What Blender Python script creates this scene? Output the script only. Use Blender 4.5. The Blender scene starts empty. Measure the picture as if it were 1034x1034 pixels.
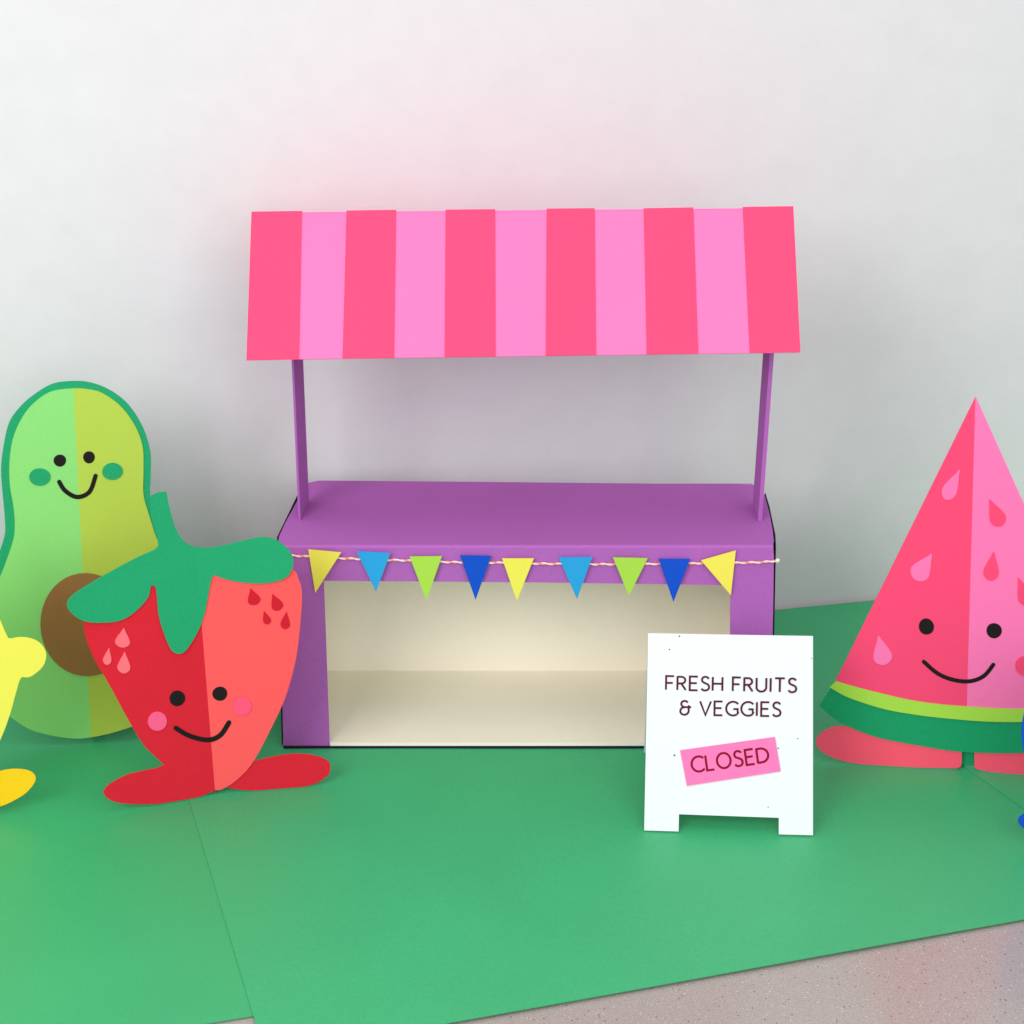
import bpy, bmesh, math, random
from mathutils import Vector, Matrix
from mathutils.geometry import delaunay_2d_cdt
random.seed(7)
S = bpy.context.scene
COL = S.collection
# ---------------------------------------------------------------- camera model
F, CX, CY = 2100.0, 517.0, 517.0
TH = math.atan(857.0 / F)
W = 0.25
fwd = Vector((0, math.cos(TH), -math.sin(TH)))
down = Vector((0, -math.sin(TH), -math.cos(TH)))
right = Vector((1, 0, 0))
def ray(px, py):
    return fwd + right * ((px - CX) / F) + down * ((py - CY) / F)
Zt = F * W / 500.0
ptop = ray(CX, 551) * Zt
YF = ptop.y
rb = ray(CX, 756)
CAMH = -(rb * (YF / rb.y)).z
CAM = Vector((0, 0, CAMH))
HT = CAMH + ptop.z                       # counter height
def G(px, py, z=0.0):
    r = ray(px, py); return CAM + r * ((z - CAMH) / r.z)
class Plane:
    def __init__(s, P, u, v):
        s.P = Vector(P); s.u = Vector(u).normalized(); s.v = Vector(v).normalized()
        s.n = s.u.cross(s.v).normalized()
        if s.n.y > 0 or (abs(s.n.y) < 1e-6 and s.n.z < 0): s.n = -s.n
    def hit(s, px, py):
        r = ray(px, py); return CAM + r * ((s.P - CAM).dot(s.n) / r.dot(s.n))
FRONT = Plane((0, YF, 0), (1, 0, 0), (0, 0, 1))
TOP = Plane((0, 0, HT), (1, 0, 0), (0, 1, 0))
def gplane(z): return Plane((0, 0, z), (1, 0, 0), (0, 1, 0))
class Fold:
    """two upright planes meeting along a crease"""
    def __init__(s, bot, top, azl, azr, z0=0.0012):
        P = G(*bot, z0)
        flat = Plane(P, (1, 0, 0), (0, 0, 1))
        Q = flat.hit(*top)
        v = Q - P
        s.bot, s.top = bot, top
        a, b = math.radians(azl), math.radians(azr)
        s.A = Plane(P, (-math.cos(a), math.sin(a), 0), v)
        s.B = Plane(P, (math.cos(b), math.sin(b), 0), v)
        s.P = P
    def side(s, x, y):
        dx, dy = s.top[0] - s.bot[0], s.top[1] - s.bot[1]
        # >0 : right of crease
        return ((x - s.bot[0]) * dy - (y - s.bot[1]) * dx) * (1 if dy > 0 else -1)
    def map(s, x, y):
        k = s.side(x, y)
        if abs(k) < 1e-2 * abs(s.top[1] - s.bot[1]):
            return s.A.hit(x, y), (s.A.n + s.B.n).normalized()
        pl = s.B if k > 0 else s.A
        return pl.hit(x, y), pl.n
class Flat:
    def __init__(s, pl): s.pl = pl
    def map(s, x, y): return s.pl.hit(x, y), s.pl.n
# ---------------------------------------------------------------- shapes in outline form
def cr(pts, n=6, closed=True):
    out = []; N = len(pts)
    rng = range(N) if closed else range(N - 1)
    for i in rng:
        if closed: p0, p1, p2, p3 = pts[i-1], pts[i], pts[(i+1) % N], pts[(i+2) % N]
        else: p0, p1, p2, p3 = pts[max(i-1, 0)], pts[i], pts[i+1], pts[min(i+2, N-1)]
        for k in range(n):
            t = k / n; o = []
            for d in (0, 1):
                a, b, c, e = p0[d], p1[d], p2[d], p3[d]
                o.append(.5*((2*b)+(-a+c)*t+(2*a-5*b+4*c-e)*t*t+(-a+3*b-3*c+e)*t**3))
            out.append(tuple(o))
    if not closed: out.append(tuple(pts[-1]))
    return out
def ellipse(cx, cy, rx, ry, rot=0, n=40, wob=0.0):
    c, s = math.cos(math.radians(rot)), math.sin(math.radians(rot)); o = []
    ph = random.random() * 6
    for i in range(n):
        a = 2*math.pi*i/n; k = 1 + wob*math.sin(2*a+ph) + wob*.6*math.sin(3*a+2*ph)
        x, y = rx*k*math.cos(a), ry*k*math.sin(a)
        o.append((cx+x*c-y*s, cy+x*s+y*c))
    return o
def drop(tip, bot, w):
    tx, ty = tip; bx, by = bot
    L = math.hypot(bx-tx, by-ty); ax = ((bx-tx)/L, (by-ty)/L); nx = (-ax[1], ax[0])
    prof = [(0, 0), (.18, .14), (.38, .31), (.58, .45), (.74, .5), (.88, .4), (.97, .2), (1, 0)]
    pts = [(t, s*w) for t, s in prof] + [(t, -s*w) for t, s in prof[-2:0:-1]]
    P = [(tx+ax[0]*t*L+nx[0]*s, ty+ax[1]*t*L+nx[1]*s) for t, s in pts]
    sm = cr(P, 4)
    return sm
def ribbon(pts, w, caps=True):
    L, R = [], []
    q = [pts[0]]
    for p in pts[1:]:
        if math.hypot(p[0]-q[-1][0], p[1]-q[-1][1]) > 1e-4: q.append(p)
    pts = q
    for i, p in enumerate(pts):
        a = pts[max(i-1, 0)]; b = pts[min(i+1, len(pts)-1)]
        d = math.hypot(b[0]-a[0], b[1]-a[1]) or 1
        n = (-(b[1]-a[1])/d, (b[0]-a[0])/d)
        m = 1.0
        if 0 < i < len(pts)-1:
            d1 = math.hypot(p[0]-a[0], p[1]-a[1]); d2 = math.hypot(b[0]-p[0], b[1]-p[1])
            n1 = (-(p[1]-a[1])/d1, (p[0]-a[0])/d1); n2 = (-(b[1]-p[1])/d2, (b[0]-p[0])/d2)
            bx, by = n1[0]+n2[0], n1[1]+n2[1]; bl = math.hypot(bx, by) or 1
            n = (bx/bl, by/bl); m = 1/max(.5, n[0]*n1[0]+n[1]*n1[1])
        L.append((p[0]+n[0]*w/2*m, p[1]+n[1]*w/2*m)); R.append((p[0]-n[0]*w/2*m, p[1]-n[1]*w/2*m))
    if not caps: return L + R[::-1]
    def cap(c, fr, sgn):
        a0 = math.atan2(fr[1]-c[1], fr[0]-c[0])
        return [(c[0]+w/2*math.cos(a0+sgn*math.pi*k/6), c[1]+w/2*math.sin(a0+sgn*math.pi*k/6)) for k in range(1, 6)]
    return L + cap(pts[-1], L[-1], -1) + R[::-1] + cap(pts[0], R[0], -1)
# ---------------------------------------------------------------- materials
def srgb(c):
    return tuple(((v/255)/12.92 if v/255 <= .04045 else ((v/255+.055)/1.055)**2.4) for v in c)
MATS = {}
def mat(name, rgb, rough=.85, spec=.25, var=.05, grain=1400, bump=.22, fine=2600):
    if name in MATS: return MATS[name]
    m = bpy.data.materials.new(name); m.use_nodes = True; nt = m.node_tree; N = nt.nodes; Lk = nt.links
    b = N['Principled BSDF']; b.inputs['Roughness'].default_value = rough
    b.inputs['Specular IOR Level'].default_value = spec
    tc = N.new('ShaderNodeTexCoord')
    n1 = N.new('ShaderNodeTexNoise'); n1.inputs['Scale'].default_value = grain; n1.inputs['Detail'].default_value = 3
    n2 = N.new('ShaderNodeTexNoise'); n2.inputs['Scale'].default_value = 18; n2.inputs['Detail'].default_value = 4
    Lk.new(tc.outputs['Object'], n1.inputs['Vector']); Lk.new(tc.outputs['Object'], n2.inputs['Vector'])
    ad = N.new('ShaderNodeMath'); ad.operation = 'ADD'
    hf = N.new('ShaderNodeMath'); hf.operation = 'MULTIPLY_ADD'; hf.inputs[1].default_value = .4; hf.inputs[2].default_value = .3
    Lk.new(n2.outputs['Fac'], hf.inputs[0])
    Lk.new(n1.outputs['Fac'], ad.inputs[0]); Lk.new(hf.outputs[0], ad.inputs[1])
    mr = N.new('ShaderNodeMapRange'); mr.inputs['From Min'].default_value = .6; mr.inputs['From Max'].default_value = 1.4
    mr.inputs['To Min'].default_value = 1-var*1.6; mr.inputs['To Max'].default_value = 1+var*1.6
    Lk.new(ad.outputs[0], mr.inputs['Value'])
    mx = N.new('ShaderNodeVectorMath'); mx.operation = 'SCALE'
    c = srgb(rgb); mx.inputs[0].default_value = c
    Lk.new(mr.outputs[0], mx.inputs['Scale']); Lk.new(mx.outputs[0], b.inputs['Base Color'])
    n3 = N.new('ShaderNodeTexNoise'); n3.inputs['Scale'].default_value = fine; n3.inputs['Detail'].default_value = 4
    Lk.new(tc.outputs['Object'], n3.inputs['Vector'])
    bp = N.new('ShaderNodeBump'); bp.inputs['Strength'].default_value = bump; bp.inputs['Distance'].default_value = .0002
    Lk.new(n3.outputs['Fac'], bp.inputs['Height'])
    bp2 = N.new('ShaderNodeBump'); bp2.inputs['Strength'].default_value = .12; bp2.inputs['Distance'].default_value = .002
    n4 = N.new('ShaderNodeTexNoise'); n4.inputs['Scale'].default_value = 9; n4.inputs['Detail'].default_value = 1
    Lk.new(tc.outputs['Object'], n4.inputs['Vector']); Lk.new(n4.outputs['Fac'], bp2.inputs['Height'])
    Lk.new(bp2.outputs[0], bp.inputs['Normal'])
    Lk.new(bp.outputs[0], b.inputs['Normal'])
    MATS[name] = m; return m
M = {
 'white': mat('white_cardstock', (224, 229, 232), var=.01, bump=.06),
 'ink': mat('sign_ink', (84, 16, 42), var=.03),
 'ink2': mat('sticker_ink', (128, 6, 44), var=.03),
 'marker': mat('black_marker', (22, 12, 16), rough=.6, var=.15),
 'lpink': mat('light_pink_paper', (250, 118, 176), var=.02),
 'hpink': mat('hot_pink_paper', (247, 72, 116), var=.03),
 'purple': mat('purple_paper', (172, 98, 180), var=.08),
 'dark': mat('dark_shadow_line', (34, 16, 42), var=.1),  # near black: shade of the stall's gaps and base put into the colour
 'cream': mat('cream_board', (242, 235, 218), var=.02),
 'lip': mat('white_board_edge', (240, 236, 224), var=.02),
 'ground': mat('green_paper', (54, 170, 111), var=.09, rough=.48, spec=.5, grain=1000),
 'ground2': mat('green_paper_two', (53, 168, 108), var=.09, rough=.48, spec=.5, grain=1000),
 'leaf': mat('teal_green_paper', (30, 158, 106), var=.1),
 'rind': mat('dark_green_paper', (22, 152, 100), var=.1),
 'lime': mat('lime_paper', (168, 214, 74), var=.03),
 'lgreen': mat('light_green_paper', (138, 215, 120), var=.04),
 'ygreen': mat('yellow_green_paper', (176, 202, 78), var=.04),
 'brown': mat('brown_paper', (150, 108, 62), var=.1),
 'yellow': mat('yellow_paper', (238, 228, 88), var=.03),
 'gold': mat('golden_paper', (252, 200, 20), var=.03),
 'red': mat('red_paper', (216, 30, 50), var=.08),
 'coral': mat('coral_paper', (252, 88, 90), var=.03),
 'seedpink': mat('salmon_paper', (252, 112, 124), var=.03),
 'seedred': mat('deep_red_paper', (206, 22, 44), var=.04),
 'cheek': mat('cheek_pink_paper', (250, 92, 138), var=.02),
 'cheek2': mat('cheek_coral_paper', (250, 84, 122), var=.02),
 'foot': mat('pink_red_paper', (255, 86, 112), var=.03),
 'sky': mat('sky_blue_paper', (40, 158, 220), var=.03),
 'blue': mat('royal_blue_paper', (10, 78, 200), var=.05),
 'twine_w': mat('white_twine', (236, 222, 214), var=.08),
 'twine_o': mat('orange_twine', (244, 150, 122), var=.08),
}
# ---------------------------------------------------------------- objects
def tag(o, label=None, cat=None, group=None, kind=None):
    if label: o['label'] = label
    if cat: o['category'] = cat
    if group: o['group'] = group
    if kind: o['kind'] = kind
    return o
def empty(name, loc, label, cat, group=None):
    o = bpy.data.objects.new(name, None); COL.objects.link(o); o.location = loc
    o.empty_display_size = .01
    return tag(o, label, cat, group)
def world_base(parent):
    v = Vector((0, 0, 0)); p = parent
    while p is not None: v += Vector(p.location); p = p.parent
    return v
def link(name, bm, m, parent=None, base=None):
    bmesh.ops.recalc_face_normals(bm, faces=bm.faces)
    me = bpy.data.meshes.new(name)
    o = bpy.data.objects.new(name, me); COL.objects.link(o)
    if parent is not None:
        o.parent = parent; off = world_base(parent)
    else:
        off = Vector(base) if base is not None else Vector((0, 0, 0)); o.location = off
    bmesh.ops.translate(bm, verts=bm.verts, vec=-off)
    bm.to_mesh(me); bm.free(); me.materials.append(m if not isinstance(m, str) else M[m])
    return o
def sheet_bm(outlines, surf, off=0.0, t=.0005, fold=None, keep=0, zmin=None, bow=None):
    """outlines (list of pixel-space polygons) -> solid sheets lying on surf, front face at offset off"""
    bm = bmesh.new()
    eps = 0
    for ol in outlines:
        b = bmesh.new()
        q = [ol[0]]
        for p in ol[1:]:
            if math.hypot(p[0]-q[-1][0], p[1]-q[-1][1]) > .02: q.append(p)
        if math.hypot(q[0][0]-q[-1][0], q[0][1]-q[-1][1]) < .02: q.pop()
        n_ = len(q)
        r_ = delaunay_2d_cdt([Vector(p) for p in q], [(i, (i+1) % n_) for i in range(n_)], [], 2, 1e-5)
        tris = r_[2]
        if not tris: print('NO TRIS', n_)
        vs = [b.verts.new((p.x, p.y, 0)) for p in r_[0]]
        for f in tris: b.faces.new([vs[i] for i in f])
        if fold is not None:
            dx, dy = fold.top[0]-fold.bot[0], fold.top[1]-fold.bot[1]
            n = Vector((dy, -dx, 0)); n = n if n.x > 0 else -n
            r = bmesh.ops.bisect_plane(b, geom=b.verts[:]+b.edges[:]+b.faces[:], dist=1e-4,
                plane_co=(fold.bot[0], fold.bot[1], 0), plane_no=n,
                clear_outer=(keep < 0), clear_inner=(keep > 0))
        b.verts.ensure_lookup_table()
        fr, bk = {}, {}
        for v in b.verts:
            if keep and fold is not None:
                k = fold.side(v.co.x, v.co.y)
                pl = (fold.A if keep < 0 else fold.B); p, nn = pl.hit(v.co.x, v.co.y), pl.n
            else: p, nn = surf.map(v.co.x, v.co.y)
            q = p + nn*(off+eps)
            if bow: q = q + nn*bow(v.co.x, v.co.y)
            w_ = q - nn*t
            if zmin is not None:
                q.z = max(q.z, zmin); w_.z = max(w_.z, zmin)
            fr[v] = bm.verts.new(q); bk[v] = bm.verts.new(w_)
        for f in b.faces:
            bm.faces.new([fr[v] for v in f.verts]); bm.faces.new([bk[v] for v in reversed(f.verts)])
        for e in b.edges:
            if len(e.link_faces) == 1:
                a, c = e.verts; bm.faces.new([fr[a], fr[c], bk[c], bk[a]])
        b.free(); eps += 1.5e-5
    return bm
def part(name, outlines, surf, m, parent, off=0.0, t=.0005, fold=None, keep=0, label=None, zmin=.0011, bow=None):
    if isinstance(outlines[0][0], (int, float)): outlines = [outlines]
    o = link(name, sheet_bm(outlines, surf, off, t, fold, keep, zmin, bow), m, parent)
    if label: o['label'] = label
    return o
def hexa(bm, P):
    """P: 8 points, bottom loop 4 then top loop 4"""
    v = [bm.verts.new(p) for p in P]
    for f in ((0,1,2,3),(4,5,6,7),(0,1,5,4),(1,2,6,5),(2,3,7,6),(3,0,4,7)): bm.faces.new([v[i] for i in f])
def box(bm, x0, x1, y0, y1, z0, z1):
    hexa(bm, [(x0,y0,z0),(x1,y0,z0),(x1,y1,z0),(x0,y1,z0),(x0,y0,z1),(x1,y0,z1),(x1,y1,z1),(x0,y1,z1)])
def prism(bm, loop, d):
    d = Vector(d); a = [bm.verts.new(p) for p in loop]; b = [bm.verts.new(Vector(p)+d) for p in loop]
    bm.faces.new(a); bm.faces.new(b[::-1])
    for i in range(len(a)): j = (i+1) % len(a); bm.faces.new([a[i], b[i], b[j], a[j]])
def tube(bm, pts, r, n=8):
    rings = []
    for i, p in enumerate(pts):
        a = Vector(pts[max(i-1, 0)]); b = Vector(pts[min(i+1, len(pts)-1)]); d = (b-a).normalized()
        s = d.cross(Vector((0, 0, 1))).normalized(); u = s.cross(d)
        rings.append([bm.verts.new(Vector(p)+s*r*math.cos(2*math.pi*k/n)+u*r*math.sin(2*math.pi*k/n)) for k in range(n)])
    for i in range(len(rings)-1):
        for k in range(n):
            l = (k+1) % n; f = bm.faces.new([rings[i][k], rings[i][l], rings[i+1][l], rings[i+1][k]]); f.smooth = True
    bm.faces.new(rings[0][::-1]); bm.faces.new(rings[-1])

# ================================================================ SETTING
T0 = -.0012                                       # table surface, sheets lie on it
wa, wb = G(785, 614), G(885, 604)
wd = (wb-wa); wd.z = 0; wd.normalize(); wn = Vector((wd.y, -wd.x, 0))   # wn points to camera
print('wall dir', wd, 'wall at x=0', wa - wd*wa.x/wd.x, 'stall front', YF, 'camH', CAMH, 'HT', HT)
wc = wa - wd*(wa.x/wd.x)
def wp(s, o, z): p = wc + wd*s + wn*o; return Vector((p.x, p.y, z))
# wall
bm = bmesh.new()
hexa(bm, [wp(-3,0,T0-.02), wp(3,0,T0-.02), wp(3,-.05,T0-.02), wp(-3,-.05,T0-.02), wp(-3,0,2.4), wp(3,0,2.4), wp(3,-.05,2.4), wp(-3,-.05,2.4)])
mw = mat('painted_wall', (220, 220, 222), rough=.7, spec=.3, var=.02, grain=60, bump=.5, fine=500)
o = link('wall', bm, mw); tag(o, 'plain off white painted wall behind the paper stall', kind='structure')
# countertop
mt = bpy.data.materials.new('speckled_quartz'); mt.use_nodes = True
nt = mt.node_tree; N = nt.nodes; Lk = nt.links; b = N['Principled BSDF']
b.inputs['Roughness'].default_value = .17; b.inputs['Specular IOR Level'].default_value = .55
tc = N.new('ShaderNodeTexCoord'); base = None
no = N.new('ShaderNodeTexNoise'); no.inputs['Scale'].default_value = 1500; no.inputs['Detail'].default_value = 5
Lk.new(tc.outputs['Object'], no.inputs['Vector'])
r0 = N.new('ShaderNodeValToRGB'); Lk.new(no.outputs['Fac'], r0.inputs['Fac'])
r0.color_ramp.elements[0].position = .35; r0.color_ramp.elements[0].color = (*srgb((154, 144, 139)), 1)
r0.color_ramp.elements[1].position = .68; r0.color_ramp.elements[1].color = (*srgb((180, 170, 165)), 1)
cur = r0.outputs['Color']
for sc, th, col, keepf in ((430, .17, (104, 90, 86), .76), (260, .10, (110, 96, 92), .84), (620, .2, (210, 202, 197), .86)):
    v = N.new('ShaderNodeTexVoronoi'); v.inputs['Scale'].default_value = sc
    Lk.new(tc.outputs['Object'], v.inputs['Vector'])
    lt = N.new('ShaderNodeMath'); lt.operation = 'LESS_THAN'; lt.inputs[1].default_value = th
    Lk.new(v.outputs['Distance'], lt.inputs[0])
    sp = N.new('ShaderNodeSeparateColor'); Lk.new(v.outputs['Color'], sp.inputs[0])
    g = N.new('ShaderNodeMath'); g.operation = 'GREATER_THAN'; g.inputs[1].default_value = keepf
    Lk.new(sp.outputs[0], g.inputs[0])
    mu = N.new('ShaderNodeMath'); mu.operation = 'MULTIPLY'; Lk.new(lt.outputs[0], mu.inputs[0]); Lk.new(g.outputs[0], mu.inputs[1])
    mi = N.new('ShaderNodeMix'); mi.data_type = 'RGBA'; Lk.new(mu.outputs[0], mi.inputs['Factor'])
    Lk.new(cur, mi.inputs[6]); mi.inputs[7].default_value = (*srgb(col), 1); cur = mi.outputs[2]
Lk.new(cur, b.inputs['Base Color'])
bm = bmesh.new()
hexa(bm, [wp(-1.6,.0002,T0-.03), wp(1.6,.0002,T0-.03), wp(1.6,1.0,T0-.03), wp(-1.6,1.0,T0-.03), wp(-1.6,.0002,T0), wp(1.6,.0002,T0), wp(1.6,1.0,T0), wp(-1.6,1.0,T0)])
o = link('countertop', bm, mt); tag(o, 'speckled beige grey stone countertop under the green paper', kind='structure')

# green sheets: subdivided so that they can lie a little unevenly, all following the same ripple
def ripple(x, y):
    return .00018*math.sin(19*x+3)*math.sin(15*y+1)+.00012*math.sin(41*x-22*y)
def ground_sheet(name, pts, z, m, label):
    bm = bmesh.new(); t = .0004
    vs = [bm.verts.new((p.x, p.y, 0)) for p in pts]; bm.faces.new(vs)
    xs = [p.x for p in pts]; ys = [p.y for p in pts]
    for ax, lo, hi in ((0, min(xs), max(xs)), (1, min(ys), max(ys))):
        k = lo + .02
        while k < hi:
            co = [0, 0, 0]; co[ax] = k; no_ = [0, 0, 0]; no_[ax] = 1
            bmesh.ops.bisect_plane(bm, geom=bm.verts[:]+bm.edges[:]+bm.faces[:], dist=1e-6, plane_co=co, plane_no=no_)
            k += .02
    fs = bm.faces[:]
    r = bmesh.ops.extrude_face_region(bm, geom=fs)
    up = [e for e in r['geom'] if isinstance(e, bmesh.types.BMVert)]
    for v in bm.verts: v.co.z = z + ripple(v.co.x, v.co.y) - t
    for v in up: v.co.z += t
    for f in bm.faces: f.smooth = False
    o = link(name, bm, m, None, (sum(xs)/len(xs), sum(ys)/len(ys), 0))
    return tag(o, label, 'paper', 'sheets of green paper laid on the countertop')
fd = (G(1034, 929) - G(514, 1023)); fd.z = 0; fd.normalize()
def along(p, d, s): return p + d*s
sa, sb = G(193, 815), G(256, 1027)
sd = (sa-sb); sd.z = 0; sd.normalize()
def isect(p, d, q, e):
    det = d.x*(-e.y)+e.x*d.y; w_ = q-p
    s = (w_.x*(-e.y)+e.x*w_.y)/det
    return p+d*s
wl = wc + wn*.0038
fl = G(514, 1023)
backL = isect(sb, sd, wl, wd); frontL = isect(sb, sd, fl, fd)
rr = G(1034, 929)
mainR_f = fl + fd*.75; mainR_b = wl + wd*.62
ground_sheet('paper_sheet', [frontL, mainR_f, mainR_b, backL], 0.0006, M['ground'], 'large green paper sheet under the stall and the white sign')
# left front sheet
lf = G(209, 1033); ld = (G(256, 1026)-lf); ld.z = 0; ld = fd.lerp(ld.normalized(), .4).normalized()
e1, e2 = G(33, 781), G(141, 768)
ed = (e2-e1); ed.z = 0; ed.normalize()
ix = sb + Vector((sd.y, -sd.x, 0))*0
inner = G(300, 1030); innerb = G(230, 800)
ground_sheet('paper_sheet', [lf - ld*.45, lf + ld*.05, e2 + ed*.06, e1 - ed*.40], 0.0000, M['ground2'], 'green paper sheet at the left front, under the yellow figure foot')
b1 = isect(sb, sd, wl, wd)
ground_sheet('paper_sheet', [e1 - ed*.40 - Vector((0, .03, 0)), e2 + ed*.05 - Vector((0, .03, 0)), b1 + wd*.05, b1 - wd*.55], -.0006, M['ground2'], 'green paper sheet against the wall under the avocado figure')
c1, c2 = G(955, 763), G(1036, 820)
cd = (c2-c1); cd.z = 0; cd.normalize()
ground_sheet('paper_sheet', [c1, c1 + cd*.16, c1 + cd*.16 + Vector((.2, .12, 0)), c1 + Vector((.22, .14, 0))], .0011, M['ground'], 'green paper sheet at the right, its edge starting beneath the watermelon feet')

# ================================================================ STALL
ZB = .0011
DB = G(CX, 487, HT).y - YF                      # depth of the counter
YB = YF + DB
FL = Flat(FRONT)
stall = empty('market_stall', (0, YF + DB/2, ZB), 'purple paper market stall with pink striped awning on two thin posts', 'market stall')
XL = FRONT.hit(296, 650).x; XR = FRONT.hit(775.5, 650).x
t = .0012
bm = bmesh.new()
box(bm, XL+.001, XR-.001, YF+.0009, YB-.0005, ZB, ZB+.0016)
box(bm, XL+.001, XR-.001, YB-.0002-t, YB-.0002, ZB+.0013, HT-.0012)
box(bm, XL+.001, XL+.001+t, YF+.0009, YB-.0004-t, ZB+.0014, HT-.0012)
box(bm, XR-.001-t, XR-.001, YF+.0009, YB-.0004-t, ZB+.0014, HT-.0012)
box(bm, XL+.0012+t, XR-.0012-t, YF+.0009, YB-.0004-t, HT-.0012-t, HT-.0014)
inner_box = link('inner_box', bm, 'cream', stall)
inner_box['label'] = 'cream cardboard inside of the stall'
bm = bmesh.new()
l0 = FRONT.hit(333.5, 755).x; l1 = FRONT.hit(736.5, 755).x
box(bm, l0, l1, YF-.0004, YF+.0007, ZB+.0008, ZB+.0026)
lip = link('bottom_lip', bm, 'lip', stall)
R = .0014
def proj(p):
    d = Vector(p) - CAM; z = d.dot(fwd); return (CX + F*d.dot(right)/z, CY + F*d.dot(down)/z)
XA, XB = FRONT.hit(282.6, 556).x, FRONT.hit(780.8, 556).x
fr = [proj((XA, YF, HT-R)), (282.2, 562), (282.8, 600), (284.4, 680), (286, 753), (333, 753.6), (331.5, 710), (329, 640), (327, 586.5),
      (430, 587.2), (530, 588), (640, 589.5), (737.5, 591), (737.2, 640), (736.6, 753.6), (777.6, 754), (779, 700), (780.2, 640), (781, 598), (781.4, 562), proj((XB, YF, HT-R))]
frame = part('front_frame', fr, FL, 'purple', stall, off=.0, t=.0006)
# counter top sheet
TP = Flat(TOP)
ct = [proj((XA, YF+R, HT)), (280.8, 547), (282, 541), (288, 528), (301, 504), (309, 488), (322, 485.2), (420, 486), (530, 487), (650, 488.2), (763, 489.4), (769, 492), (772.5, 501.5), (777, 518), (780.2, 535), (781.4, 546), proj((XB, YF+R, HT))]
bm = sheet_bm([ct], TP, 0, .0006)
# soft fold from the top down to the front
xs0, xs1 = XA, XB
prev = None; K = 6
for k in range(K+1):
    a = math.pi/2*k/K
    rows = []
    for rr_ in (R, R-.0005):
        rows.append((YF + R - rr_*math.sin(a), HT - R + rr_*math.cos(a)))
    cur_ = [bm.verts.new((x, y, z)) for (y, z) in rows for x in (xs0, xs1)]
    if prev:
        for i, j in ((0, 1), (1, 3), (3, 2), (2, 0)):
            f = bm.faces.new([prev[i], prev[j], cur_[j], cur_[i]])
    else: bm.faces.new([cur_[0], cur_[1], cur_[3], cur_[2]])
    prev = cur_
bm.faces.new([prev[0], prev[2], prev[3], prev[1]])
ctop = link('counter_top', bm, 'purple', stall)
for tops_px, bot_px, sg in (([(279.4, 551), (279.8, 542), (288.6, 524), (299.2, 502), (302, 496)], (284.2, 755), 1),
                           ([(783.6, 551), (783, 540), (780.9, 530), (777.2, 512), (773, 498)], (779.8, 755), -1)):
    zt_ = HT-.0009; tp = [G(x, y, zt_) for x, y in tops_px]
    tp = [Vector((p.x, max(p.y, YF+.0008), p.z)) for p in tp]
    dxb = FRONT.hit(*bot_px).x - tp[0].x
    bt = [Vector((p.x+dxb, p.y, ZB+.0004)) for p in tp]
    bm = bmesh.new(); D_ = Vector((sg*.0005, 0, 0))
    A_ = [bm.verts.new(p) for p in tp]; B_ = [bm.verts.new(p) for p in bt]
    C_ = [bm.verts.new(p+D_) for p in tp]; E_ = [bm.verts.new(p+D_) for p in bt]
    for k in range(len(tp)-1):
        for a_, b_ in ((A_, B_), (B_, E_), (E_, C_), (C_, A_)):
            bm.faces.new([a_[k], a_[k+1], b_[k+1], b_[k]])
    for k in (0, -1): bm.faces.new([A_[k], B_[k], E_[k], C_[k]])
    link('side_shadow_panel', bm, 'dark', stall)['label'] = 'very dark side panel drawing the shadow gap along the stall edge'  # thin panel coloured dark to draw the shadow gap beside the counter
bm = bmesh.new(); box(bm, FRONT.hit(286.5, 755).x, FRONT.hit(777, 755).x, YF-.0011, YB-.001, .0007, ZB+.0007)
link('base_shadow_strip', bm, 'dark', stall)  # dark strip added to draw the contact shadow under the stall
bm = bmesh.new(); box(bm, XL+.001, XR-.001, YB, YB+.0006, ZB+.0004, HT-.001); link('back_panel', bm, 'purple', stall)

# awning
AL = math.radians(40)
yr = (G(303, 525, HT).y + G(312, 507, HT).y)/2 + .001
ridge = Plane((0, yr, 0), (1, 0, 0), (0, 0, 1)).hit(517, 211.5)
AP = Plane(ridge, (1, 0, 0), (0, math.sin(AL), math.cos(AL)))
def slope_z(y): return ridge.z - abs(y-yr)/math.tan(AL)
print('ridge', ridge, 'front edge', AP.hit(517, 360), 'wid', (AP.hit(801,209)-AP.hit(254,214)).length, (AP.hit(808,355)-AP.hit(249,364)).length, 'wall y at 0', wc.y, 'YB', YB)
def awn(bm, quad, off, t):
    n = AP.n
    P = [AP.hit(*q) for q in quad]; yt = [P[3].y, P[2].y, P[2].y, P[3].y]
    for mir in (0, 1):
        Q = []
        for o_ in (off-t, off):
            for i, p in enumerate(P):
                q = p + n*o_
                if mir: q = Vector((q.x, 2*yt[i]-q.y, q.z))
                Q.append(q)
        hexa(bm, Q)
bm = bmesh.new(); awn(bm, [(249.4, 363.4), (807.6, 355.8), (801, 209.8), (254.4, 214.6)], 0, .0006)
awning = link('awning', bm, 'lpink', stall)
awning['label'] = 'light pink folded awning with hot pink stripes'
tops = [(254, 214.3, 305, 213.6), (350, 213.2, 400, 212.4), (450, 212.3, 500, 211.8), (552, 211.2, 600.5, 210.8), (650, 210.9, 700, 210), (750, 209.5, 801, 208.8)]
bots = [(248.8, 364.2, 302, 363.2), (346, 362.6, 398, 361.6), (449, 361, 500.5, 360.2), (551, 359.3, 602, 358.4), (653, 357.8, 705, 356.9), (757, 356.4, 808.2, 355.2)]
for a, c in zip(tops, bots):
    bm = bmesh.new(); awn(bm, [(c[0], c[1]), (c[2], c[3]), (a[2], a[3]), (a[0], a[1])], .0004, .0003)
    link('stripe', bm, 'hpink', awning)
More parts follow.
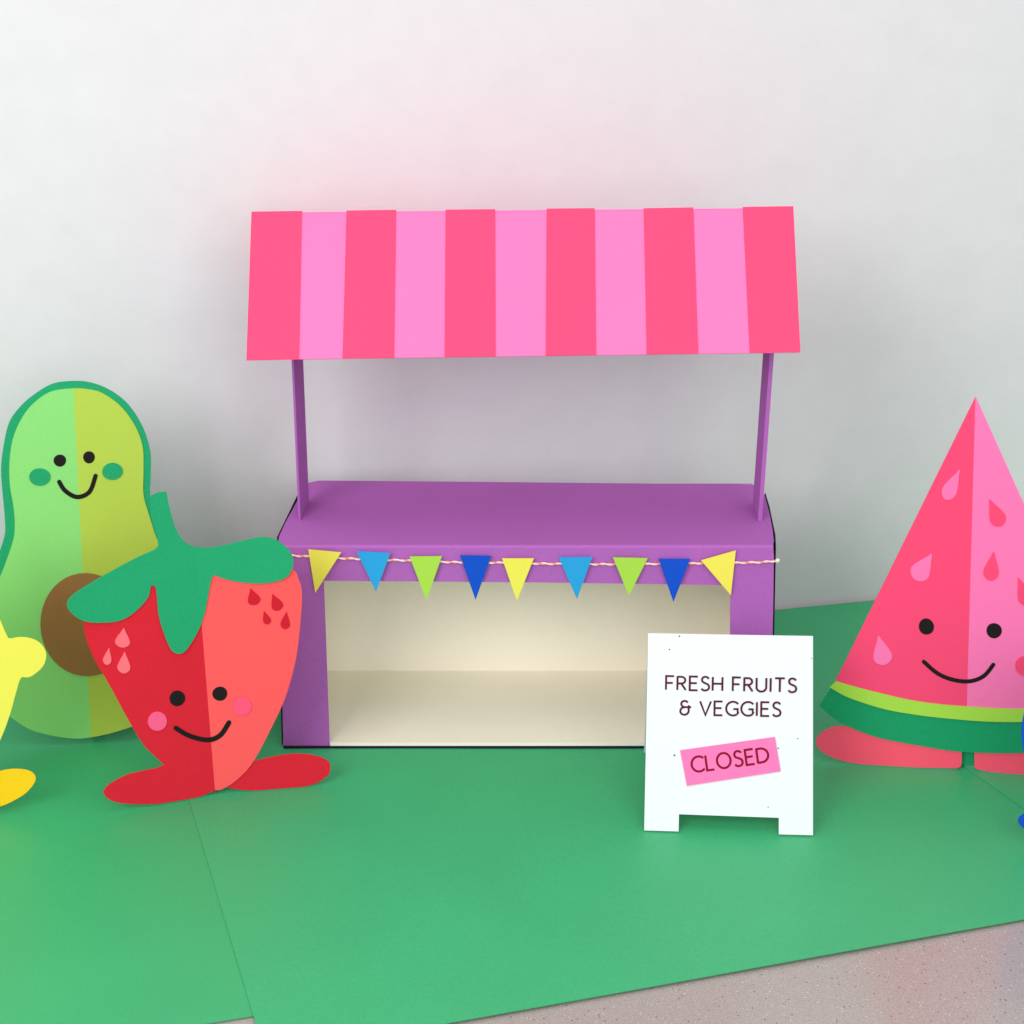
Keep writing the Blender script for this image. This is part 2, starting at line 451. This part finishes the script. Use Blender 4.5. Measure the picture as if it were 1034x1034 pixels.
def post(f_px, b_px, lean, thick):
    a, c = G(*f_px, HT), G(*b_px, HT)
    a.z = c.z = HT+.0001
    bm = bmesh.new()
    loop = [a, c]
    zt = lambda y: slope_z(y)-.0016
    tops_ = [Vector((c.x+lean, c.y, zt(c.y))), Vector(((a.x+c.x)/2+lean, yr, zt(yr))), Vector((a.x+lean, a.y, zt(a.y)))]
    prism(bm, [a, c]+tops_, (thick, 0, 0))
    return link('post', bm, 'purple', stall)
post((303.5, 525), (312, 506.5), -.0002, -.0011)
post((765.3, 526.5), (760, 509.5), .0030, .0021)
# slots the posts are pushed into
# ================================================================ BUNTING
bunt = empty('bunting', FRONT.hit(538, 567) + Vector((0, -.001, 0)), 'string of nine colourful paper pennants strung across the stall front', 'bunting')
sp = [(292, 560), (348, 563), (403, 564.8), (453, 566.7), (500, 567.3), (555, 568.4), (608, 568.9), (659, 568.6), (701, 568), (763, 567), (785, 565.2)]
path = [FRONT.hit(x, y) + Vector((0, -.0011, 0)) for x, y in cr(sp, 40, False)]
for nm, ph, mm in (('twine_strand', 0, 'twine_w'), ('twine_strand', math.pi, 'twine_o')):
    bm = bmesh.new(); L = 0; pts = []
    for i, p in enumerate(path):
        if i: L += (p-path[i-1]).length
        a = L/.0075*2*math.pi + ph
        pts.append(p + Vector((0, math.cos(a)*.00033, math.sin(a)*.00033)))
    tube(bm, pts, .00043 if ph == 0 else .00033, 7)
    link(nm, bm, mm, bunt)['label'] = 'white strand of the twisted twine' if ph == 0 else 'orange strand of the twisted twine'
bm = bmesh.new(); e = path[-1]
bmesh.ops.create_icosphere(bm, subdivisions=2, radius=.0012, matrix=Matrix.Translation(e))
for f in bm.faces: f.smooth = True
link('knot', bm, 'twine_w', bunt)
PEN = [('yellow', (311.3, 555), (344.4, 558), (318.3, 598.8)), ('sky', (360, 556.8), (394, 558.6), (379.7, 597.5)),
 ('lime', (413.6, 562), (446.2, 561.7), (430.6, 606.4)), ('blue', (464.5, 561), (496, 561.5), (480.2, 605.9)),
 ('yellow', (507, 564), (539, 564), (522, 606.7)), ('sky', (564.2, 563), (598, 562.6), (582.7, 605)),
 ('lime', (619, 563), (654, 563.7), (635, 601.8)), ('blue', (665, 564.5), (697, 564.5), (680, 608)), ('yellow', (708, 566), (743, 556), (738, 601))]
cn = {'yellow': 'yellow', 'sky': 'sky blue', 'lime': 'lime green', 'blue': 'royal blue'}
for i, (c, a, b_, d) in enumerate(PEN):
    tilt = math.radians(random.uniform(-3, 3)); yaw = math.radians(random.uniform(-5, 5))
    top = FRONT.hit((a[0]+b_[0])/2, (a[1]+b_[1])/2) + Vector((0, -.0025, 0))
    pl = Plane(top, (math.cos(yaw), math.sin(yaw), 0), (0, math.sin(tilt), math.cos(tilt)))
    part('pennant', [a, b_, d], Flat(pl), c, bunt, t=.0005, label=cn[c]+' pennant')

# ================================================================ LETTERING
def arc(cx, cy, rx, ry, a0, a1, n=14):
    return [(cx+rx*math.cos(math.radians(a0+(a1-a0)*k/n)), cy+ry*math.sin(math.radians(a0+(a1-a0)*k/n))) for k in range(n+1)]
Sp = cr([(.49, .86), (.40, .96), (.27, 1.0), (.12, .95), (.05, .80), (.10, .63), (.27, .53), (.44, .43), (.51, .26), (.45, .08), (.27, 0), (.12, .03), (.02, .14)], 5, False)
GL = {
 'F': (.50, [[(0, 0), (0, 1), (.50, 1)], [(0, .5), (.43, .5)]]),
 'R': (.56, [[(0, 0), (0, 1)], [(.0, .965), (.25, .965)] + arc(.25, .72, .25, .245, 90, -90) + [(0, .475)], [(.25, .47), (.54, 0)]]),
 'E': (.50, [[(.51, 1), (0, 1), (0, 0), (.51, 0)], [(0, .52), (.45, .52)]]),
 'S': (.51, [Sp]),
 'H': (.62, [[(0, 0), (0, 1)], [(.62, 0), (.62, 1)], [(0, .51), (.62, .51)]]),
 'U': (.62, [[(0, 1), (0, .31)] + arc(.31, .31, .31, .31, 180, 360) + [(.62, 1)]]),
 'I': (.10, [[(.05, 0), (.05, 1)]]),
 'T': (.62, [[(0, 1), (.62, 1)], [(.31, 1), (.31, 0)]]),
 'V': (.70, [[(0, 1), (.35, 0), (.70, 1)]]),
 'G': (.74, [arc(.46, .5, .44, .5, 42, 318, 26)[:] + [(.76, .14), (.76, .47), (.48, .47)]]),
 'C': (.70, [arc(.46, .5, .46, .5, 45, 315, 26)]),
 'L': (.46, [[(0, 1), (0, 0), (.46, 0)]]),
 'O': (.86, [arc(.43, .5, .43, .5, 90, 270, 20), arc(.43, .5, .43, .5, 270, 450, 20)]),
 'D': (.70, [[(0, 0), (0, 1)], [(0, .96), (.25, .96)] + arc(.25, .5, .45, .46, 90, -90, 18) + [(0, .04)]]),
 '&': (.62, [cr([(.50, .88), (.40, .98), (.26, 1.0), (.12, .92), (.08, .76), (.16, .61), (.33, .55)], 5, False) + [(.72, .55)],
             cr([(.33, .55), (.14, .50), (.03, .33), (.06, .12), (.24, 0), (.42, .04), (.55, .20), (.56, .42), (.56, .70)], 5, False)]),
 ' ': (.30, [])}
def text(s, x0, y0, x1, y1, cap, sw, gap=.23):
    """baseline from (x0,y0) to (x1,y1) in photo pixels"""
    tot = 0; pos = []
    for i, c in enumerate(s):
        pos.append(tot); tot += GL[c][0] + (gap if c not in ' ' else gap*.6)
    tot -= gap
    L = math.hypot(x1-x0, y1-y0); ux, uy = (x1-x0)/L, (y1-y0)/L
    k = L/tot; out = []
    for c, p in zip(s, pos):
        for st in GL[c][1]:
            pts = [(x0+ux*(p+x)*k+uy*y*cap, y0+uy*(p+x)*k-ux*y*cap) for x, y in st]
            out.append(ribbon(pts, sw, False))
    return out
# ================================================================ SIGN
zs = .0013
p0, p1 = G(650.5, 838.5, zs), G(820.9, 843.6, zs)
u = (p1-p0).normalized(); LN = math.radians(24)
nb = Vector((-u.y, u.x, 0))
SP_ = Plane(p0, u, nb*math.sin(LN)+Vector((0, 0, 1))*math.cos(LN)); SF = Flat(SP_)
sign = empty('sandwich_board', (p0+p1)/2, 'white paper sandwich board reading FRESH FRUITS & VEGGIES with a pink CLOSED sticker', 'sign')
so = [(654.5, 639.6), (820.9, 642.2), (820.9, 843.4), (786.4, 842.5), (786.4, 825.8), (685.6, 822.2), (685.2, 839.6), (650.5, 838.5)]
part('front_panel', so, SF, 'white', sign, t=.0006, zmin=.0012)
# rear leaf of the A-frame: mirror of the front leaf about the vertical plane through the top edge
bm = sheet_bm([so], SF, -.0007, .0006, zmin=.0012)
tc0 = SP_.hit(654.5, 639.6) - SP_.n*.0009
for v in bm.verts:
    d = (v.co - tc0).dot(nb); v.co = v.co - nb*(2*d)
link('rear_panel', bm, 'white', sign)
part('lettering', text('FRESH FRUITS', 672.4, 696.4, 803.8, 699.0, 13.8, 2.0), SF, 'ink', sign, off=.00018, t=.0001)
part('lettering', text('& VEGGIES', 686.5, 721.6, 788.0, 723.2, 13.9, 2.0), SF, 'ink', sign, off=.00018, t=.0001)
st = part('closed_sticker', [(686.7, 757.5), (782.4, 744), (788.2, 778.8), (693.6, 793.5)], SF, 'lpink', sign, off=.0006, t=.0004, label='tilted pink sticker reading CLOSED')
st2 = part('lettering', text('CLOSED', 699.4, 779.8, 776.5, 769.2, 15.2, 2.2), SF, 'ink2', st, off=.00078, t=.0001)
specks = [(686, 642.4, .9), (676, 655.8, .8), (819.5, 664.8, .6), (681, 762.6, 1.0), (785.8, 755.5, .8), (805.5, 745.8, .7), (775.6, 815, .6)]
for x, y, r in specks:
    part('ink_speck', ellipse(x, y, r, r*.8, n=8), SF, 'marker', sign, off=.00016, t=.0001)

# ================================================================ FIGURES
def strut(parent, fo, tx, ty, m, w=.0014):
    """paper easel behind a figure: an upright tapering fin standing on the paper"""
    P = Vector(fo.P); back = -(fo.A.n+fo.B.n); back.z = 0; back.normalize()
    side = Vector((back.y, -back.x, 0))
    top = fo.A.hit(tx, ty)+back*.0012
    b0 = Vector((P.x, P.y, ZB)) + back*w; b1 = b0 + back*.028
    bm = bmesh.new()
    prism(bm, [b0 - side*.00025, b1 - side*.00025, top + back*.003 - side*.00025, top - side*.00025], side*.0005)
    return link('easel_fin', bm, m, parent)
def figure(name, fo, label, cat):
    return empty(name, Vector((fo.P.x, fo.P.y, ZB)), label, cat)
def face(fig, fo, eyes, mouth, mw_, cheeks=(), off=.0):
    for x, y, rx, ry in eyes: part('eye', ellipse(x, y, rx, ry, wob=.02, n=28), fo, 'marker', fig, off=off+.00025, t=.00015, fold=fo)
    part('mouth', ribbon(cr(mouth, 6, False), mw_), fo, 'marker', fig, off=off+.00025, t=.00015, fold=fo)
    for x, y, rx, ry, m in cheeks: part('cheek', ellipse(x, y, rx, ry, wob=.012), fo, m, fig, off=off+.0005, t=.0004, fold=fo)

# ---- avocado
fo = Fold((92, 748), (74, 385), -5, 5)
av = figure('avocado_figure', fo, 'folded green paper avocado with a smiling face and brown pit, behind the strawberry', 'paper figure')
inner = [(74, 392), (52, 395), (35, 406), (23, 420.5), (14, 440), (10, 462), (10, 488), (14, 513), (15, 534), (12, 550), (0, 582), (-16, 610), (-27, 645), (-24, 684), (-10, 708), (11.5, 724), (33, 737), (66, 744.5), (92, 744), (128, 735), (163, 719), (193, 692), (203, 655), (196, 618), (177, 578), (160, 547), (151, 521), (145, 499), (145, 474), (144, 450), (136, 429), (122, 410), (104, 397), (90, 393)]
outer = [(70, 385), (52, 388), (35, 398), (21, 410), (9, 427), (3, 453.5), (1, 474), (2, 492), (5, 527), (3.5, 545), (-8, 574), (-25, 606), (-35, 645), (-31, 690), (-14, 715), (12, 723), (34, 736.5), (66, 743.8), (92, 743.4), (128, 734.4), (165, 720), (202, 696), (212, 655), (204, 613), (185, 574), (164, 541), (154.5, 518), (151.5, 500), (152.5, 471), (151, 452), (143, 429), (129, 408), (111, 394), (90, 386)]
part('skin_half', cr(outer), fo, 'leaf', av, off=0, t=.0005, fold=fo, keep=-1)
part('skin_half', cr(outer), fo, 'leaf', av, off=0, t=.0005, fold=fo, keep=1)
part('flesh_half', cr(inner), fo, 'lgreen', av, off=.0006, t=.0005, fold=fo, keep=-1, label='light green left half')
part('flesh_half', cr(inner), fo, 'ygreen', av, off=.0006, t=.0005, fold=fo, keep=1, label='yellow green right half')
part('pit', ellipse(88, 630, 47, 52.3, wob=.012), fo, 'brown', av, off=.0011, t=.0005, fold=fo)
face(av, fo, [(60.6, 464.5, 6.2, 6.2), (90, 461.2, 6, 6)], [(60, 486), (66, 495), (78, 501.3), (90.5, 496), (96.6, 480)], 4.4,
     [(40.4, 481, 10.6, 8.8, 'leaf'), (113.7, 475.3, 10.4, 8.5, 'leaf')], off=.0006)
strut(av, fo, 82, 560, 'leaf')

# ---- strawberry
fo = Fold((217.4, 802), (198, 560), -19, 9)
sb_ = figure('strawberry_figure', fo, 'folded red and coral paper strawberry with green leaf cap and smiling face', 'paper figure')
body = [(158, 560), (120, 582), (92, 606), (85, 628), (86.5, 643), (95, 665), (109, 689), (128, 724), (145, 752), (160, 767), (178, 784), (198, 795), (218, 798), (229, 794.5), (242, 785), (256.5, 768), (277, 729), (289, 702), (298, 669.5), (302, 642.5), (305, 602), (302, 586), (295, 574), (270, 560), (214, 560)]
part('body_half', cr(body), fo, 'red', sb_, fold=fo, keep=-1, label='red left half')
part('body_half', cr(body), fo, 'coral', sb_, fold=fo, keep=1, label='coral right half')
lf_ = [(104.6, 800), (108, 794), (115, 789), (127, 783), (141, 779), (156, 776), (169, 772.6), (185, 776), (205, 784), (216, 796), (211, 800.6), (198, 805.5), (184, 809), (166, 811.4), (148, 812), (130, 811.6), (118, 810), (108.5, 806)]
part('foot', cr(lf_), fo, 'red', sb_, off=.00012, t=.0005, fold=fo, keep=-1)
rf = [(333.8, 777.6), (330.5, 768.5), (316, 763.4), (296, 762), (270, 766), (250, 772), (232, 780), (226, 790), (231, 796), (256.5, 799), (283, 797.6), (312, 794), (328, 786.5)]
part('foot', cr(rf), fo, 'red', sb_, off=-.0007, t=.0005, fold=fo, keep=1)
cap_a = [(152, 500), (160, 496.6), (168, 496)]
leafp = cap_a + cr([(168, 496), (170.5, 510), (176.5, 531.5), (184.5, 545), (195.5, 551.6), (214, 552.3), (236, 547.7), (255, 543), (268.5, 541.7), (282, 546), (293, 556), (296, 566.7), (293, 577), (285, 584), (268.5, 588), (249.5, 588), (230.6, 585), (217, 580.5)], 4, False)[1:] \
  + cr([(215, 580.5), (212.6, 588), (210, 602), (206, 621), (198, 640), (187, 656), (179, 659), (172, 654.6), (165.6, 640), (160, 621), (157.6, 596), (155.5, 591), (152, 591.6), (149.5, 602), (138.5, 615), (122, 625.5), (100.6, 627.8), (84, 625.7), (72, 618), (67, 608.6), (73.5, 599), (95, 585.6), (119.6, 572), (141, 561), (155, 555), (159.6, 551)], 4, False) \
  + cr([(159, 543.6), (153.4, 526), (151.5, 510), (152, 500)], 4, False)[:-1]
part('leaf_cap', leafp, fo, 'leaf', sb_, off=.0007, t=.0005, fold=fo, bow=lambda x, y: .0008*((x-188)/100)**2 + max(0, (y-620)/40)**2*.0006)
face(sb_, fo, [(179, 705, 8, 7.8), (222, 700.3, 7.4, 7.2)], [(177.6, 735), (190.7, 742.6), (209, 747), (222, 742.6), (231.2, 729.5)], 4.8,
     [(158.8, 728, 9.6, 9.5, 'cheek'), (244.3, 712.8, 9.6, 9.2, 'cheek2')])
for a, c, w_ in (((125, 634), (123, 653.5), 15), ((110, 654), (107.4, 671), 8.5), ((125.8, 658), (124.6, 679.6), 13)):
    part('seed', drop(a, c, w_), fo, 'seedpink', sb_, off=.0004, t=.0003, fold=fo, label='salmon seed')
for a, c, w_ in (((253, 594), (258, 610.5), 13), ((275, 599.6), (282, 616), 12), ((266.4, 617), (271, 630), 8), ((289.2, 617.4), (287.5, 635), 9.5)):
    part('seed', drop(a, c, w_), fo, 'seedred', sb_, off=.0004, t=.0003, fold=fo, label='deep red seed')
strut(sb_, fo, 205, 640, 'red')

# ---- watermelon
fo = Fold((974.5, 779), (985, 400.4), 7, -9)
wm = figure('watermelon_figure', fo, 'folded pink paper watermelon slice with smiling face and green rind', 'paper figure')
pk = [(985.2, 400.4), (843.7, 687.7)] + cr([(843.7, 687.7), (879.6, 697.5), (926, 708), (975, 713.2), (1033, 715.8), (1080, 713), (1121, 703)], 6, False)[1:]
part('flesh_half', pk, fo, 'hpink', wm, off=.0, t=.0005, fold=fo, keep=-1, label='hot pink left half')
part('flesh_half', pk, fo, 'lpink', wm, off=.0, t=.0005, fold=fo, keep=1, label='light pink right half')
lb = cr([(843.7, 687.6), (879.6, 697.4), (926, 707.8), (975, 713), (1033, 715.6), (1080, 713), (1121, 703)], 6, False) + cr([(1125, 712), (1080, 725), (1033, 728.4), (995.7, 728), (961, 725.4), (926, 721.4), (891, 715), (856, 703.5), (837.8, 693.5)], 6, False)
part('inner_rind', lb, fo, 'lime', wm, off=.0006, t=.0005, fold=fo)
db = cr([(839.5, 695), (856, 702), (891, 711), (926, 718), (995, 724), (1080, 722), (1124, 710)], 6, False) + cr([(1134, 732), (1082, 757), (1033, 761), (972.5, 760), (926, 753.2), (889, 746), (863, 737), (845, 728), (827.5, 713.5)], 6, False)
part('outer_rind', db, fo, 'rind', wm, off=-.0006, t=.0005, fold=fo)
ft = cr([(971.4, 755), (920, 745), (880, 736), (863, 735.6), (845, 735), (831, 740), (824, 748.8), (828.6, 759), (847, 768.4), (875, 773.5), (914.5, 775.8), (966, 777.2)], 5, False) + [(970, 775.5), (971.3, 772)]
part('foot', ft, fo, 'foot', wm, off=-.0013, t=.0005, fold=fo)
ft = [(984, 756), (984, 775.5), (985.5, 777.6)] + cr([(985.5, 777.6), (1007, 782), (1033, 786), (1065, 788), (1098, 782), (1115, 768), (1105, 755), (1080, 750)], 5, False)[1:]
part('foot', ft, fo, 'foot', wm, off=-.0013, t=.0005, fold=fo)
face(wm, fo, [(935.4, 632.5, 7.6, 8.2), (1003.8, 636.7, 7.6, 7.8)], [(932.8, 668), (947, 680), (963, 686.4), (979.5, 687.7), (993.4, 682.4), (1003, 671)], 4,
     [(1036, 672, 11, 10, 'hpink')])
for a, c, w_, m in (((969, 474), (954.5, 504), 15, 'lpink'), ((941, 559), (924, 585), 20, 'lpink'), ((887, 641.8), (893, 671), 19, 'lpink'),
                    ((999, 504), (1011, 531), 16.5, 'hpink'), ((1003.5, 557), (999.6, 586), 15.6, 'hpink'), ((1028, 583), (1039, 611), 16, 'hpink')):
    part('seed', drop(a, c, w_), fo, m, wm, off=.0004, t=.0003, fold=fo, label='light pink seed' if m == 'lpink' else 'hot pink seed')
strut(wm, fo, 981, 560, 'rind', .0056)
# support tab seen between the feet
sq = [(966, 752), (990, 752), (990, 777.4), (966, 776.6)]
part('support_tab', sq, fo, 'rind', wm, off=-.0045, t=.0005, fold=fo)

# ---- yellow figure, mostly out of frame
fo = Fold((-52, 826), (-50, 540), -8, 6)
ye = figure('yellow_fruit_figure', fo, 'yellow paper figure with stubby arm and golden foot at the left edge', 'paper figure')
yb = [(-50, 520), (-68, 545), (-95, 585), (-118, 635), (-126, 690), (-110, 750), (-75, 785), (-45, 790), (-15, 776), (2, 743), (10.4, 720), (16, 700), (21, 684.8), (27, 684), (33, 682), (43.5, 672.5), (46.6, 660), (41, 650), (31, 644.8), (20, 643.6), (10, 645), (7, 642), (0, 626), (-16, 590), (-34, 545)]
part('body_half', cr(yb), fo, 'yellow', ye, fold=fo, keep=-1)
part('body_half', cr(yb), fo, 'yellow', ye, fold=fo, keep=1)
yf = [(-44, 800), (-20, 787), (0, 779.5), (16.4, 777.4), (31, 780), (35.8, 788), (27, 800.5), (13, 809.5), (0, 815), (-20, 820), (-44, 822)]
part('foot', cr(yf), fo, 'gold', ye, off=-.0007, fold=fo, keep=1)
yf = [(-60, 800), (-85, 788), (-115, 786), (-140, 800), (-130, 822), (-100, 830), (-60, 826)]
part('foot', cr(yf), fo, 'gold', ye, off=-.0007, fold=fo, keep=-1)
strut(ye, fo, -50, 640, 'yellow')
# ---- blue figure, nearly all out of frame
fo = Fold((1092, 852), (1092, 620), -4, 6)
bl = figure('blue_fruit_figure', fo, 'royal blue paper figure barely showing at the right edge beside the watermelon', 'paper figure')
bo = ellipse(1089.7, 741, 58, 72, n=60)
part('body_half', bo, fo, 'blue', bl, fold=fo, keep=-1)
part('body_half', bo, fo, 'blue', bl, fold=fo, keep=1)
part('foot', ellipse(1068, 832, 39.5, 14, 4), fo, 'blue', bl, off=-.0007, fold=fo, keep=-1)
part('foot', ellipse(1124, 832, 38, 14, -4), fo, 'blue', bl, off=-.0007, fold=fo, keep=1)
strut(bl, fo, 1092, 720, 'blue')

# ================================================================ LIGHT
w = bpy.data.worlds.new('World'); S.world = w; w.use_nodes = True
bg = w.node_tree.nodes['Background']; bg.inputs[0].default_value = (.95, .975, 1.0, 1); bg.inputs[1].default_value = .70
def area(name, loc, target, size, power, col, sy=None):
    l = bpy.data.lights.new(name, 'AREA'); l.energy = power; l.color = col; l.size = size
    if sy: l.shape = 'RECTANGLE'; l.size_y = sy
    o = bpy.data.objects.new(name, l); COL.objects.link(o); o.location = loc
    o.rotation_euler = (Vector(target)-Vector(loc)).to_track_quat('-Z', 'Y').to_euler()
    return o
area('window_light', (-.75, -.35, .95), (0, YF+.05, .08), .7, 13, (1, .985, .97), .7)
area('ceiling_light', (.1, .55, 1.7), (0, YF+.05, 0), .8, 3.6, (1, .98, .97))
area('fill_light', (.38, -.6, .85), (.1, YF, .05), 1.1, 10, (1, .99, .98))  # unseen fill lamp, added front right to brighten the watermelon
# ================================================================ CAMERA
c = bpy.data.cameras.new('camera'); co = bpy.data.objects.new('camera', c); COL.objects.link(co)
co.location = CAM; co.rotation_euler = (math.pi/2-TH, 0, 0)
c.sensor_width = 36; c.lens = 36*F/1034; c.clip_start = .02; c.clip_end = 20
S.camera = co
S.render.engine = 'CYCLES'
vs = S.view_settings; vs.view_transform = 'Standard'; vs.look = 'None'; vs.exposure = 0; vs.gamma = 1
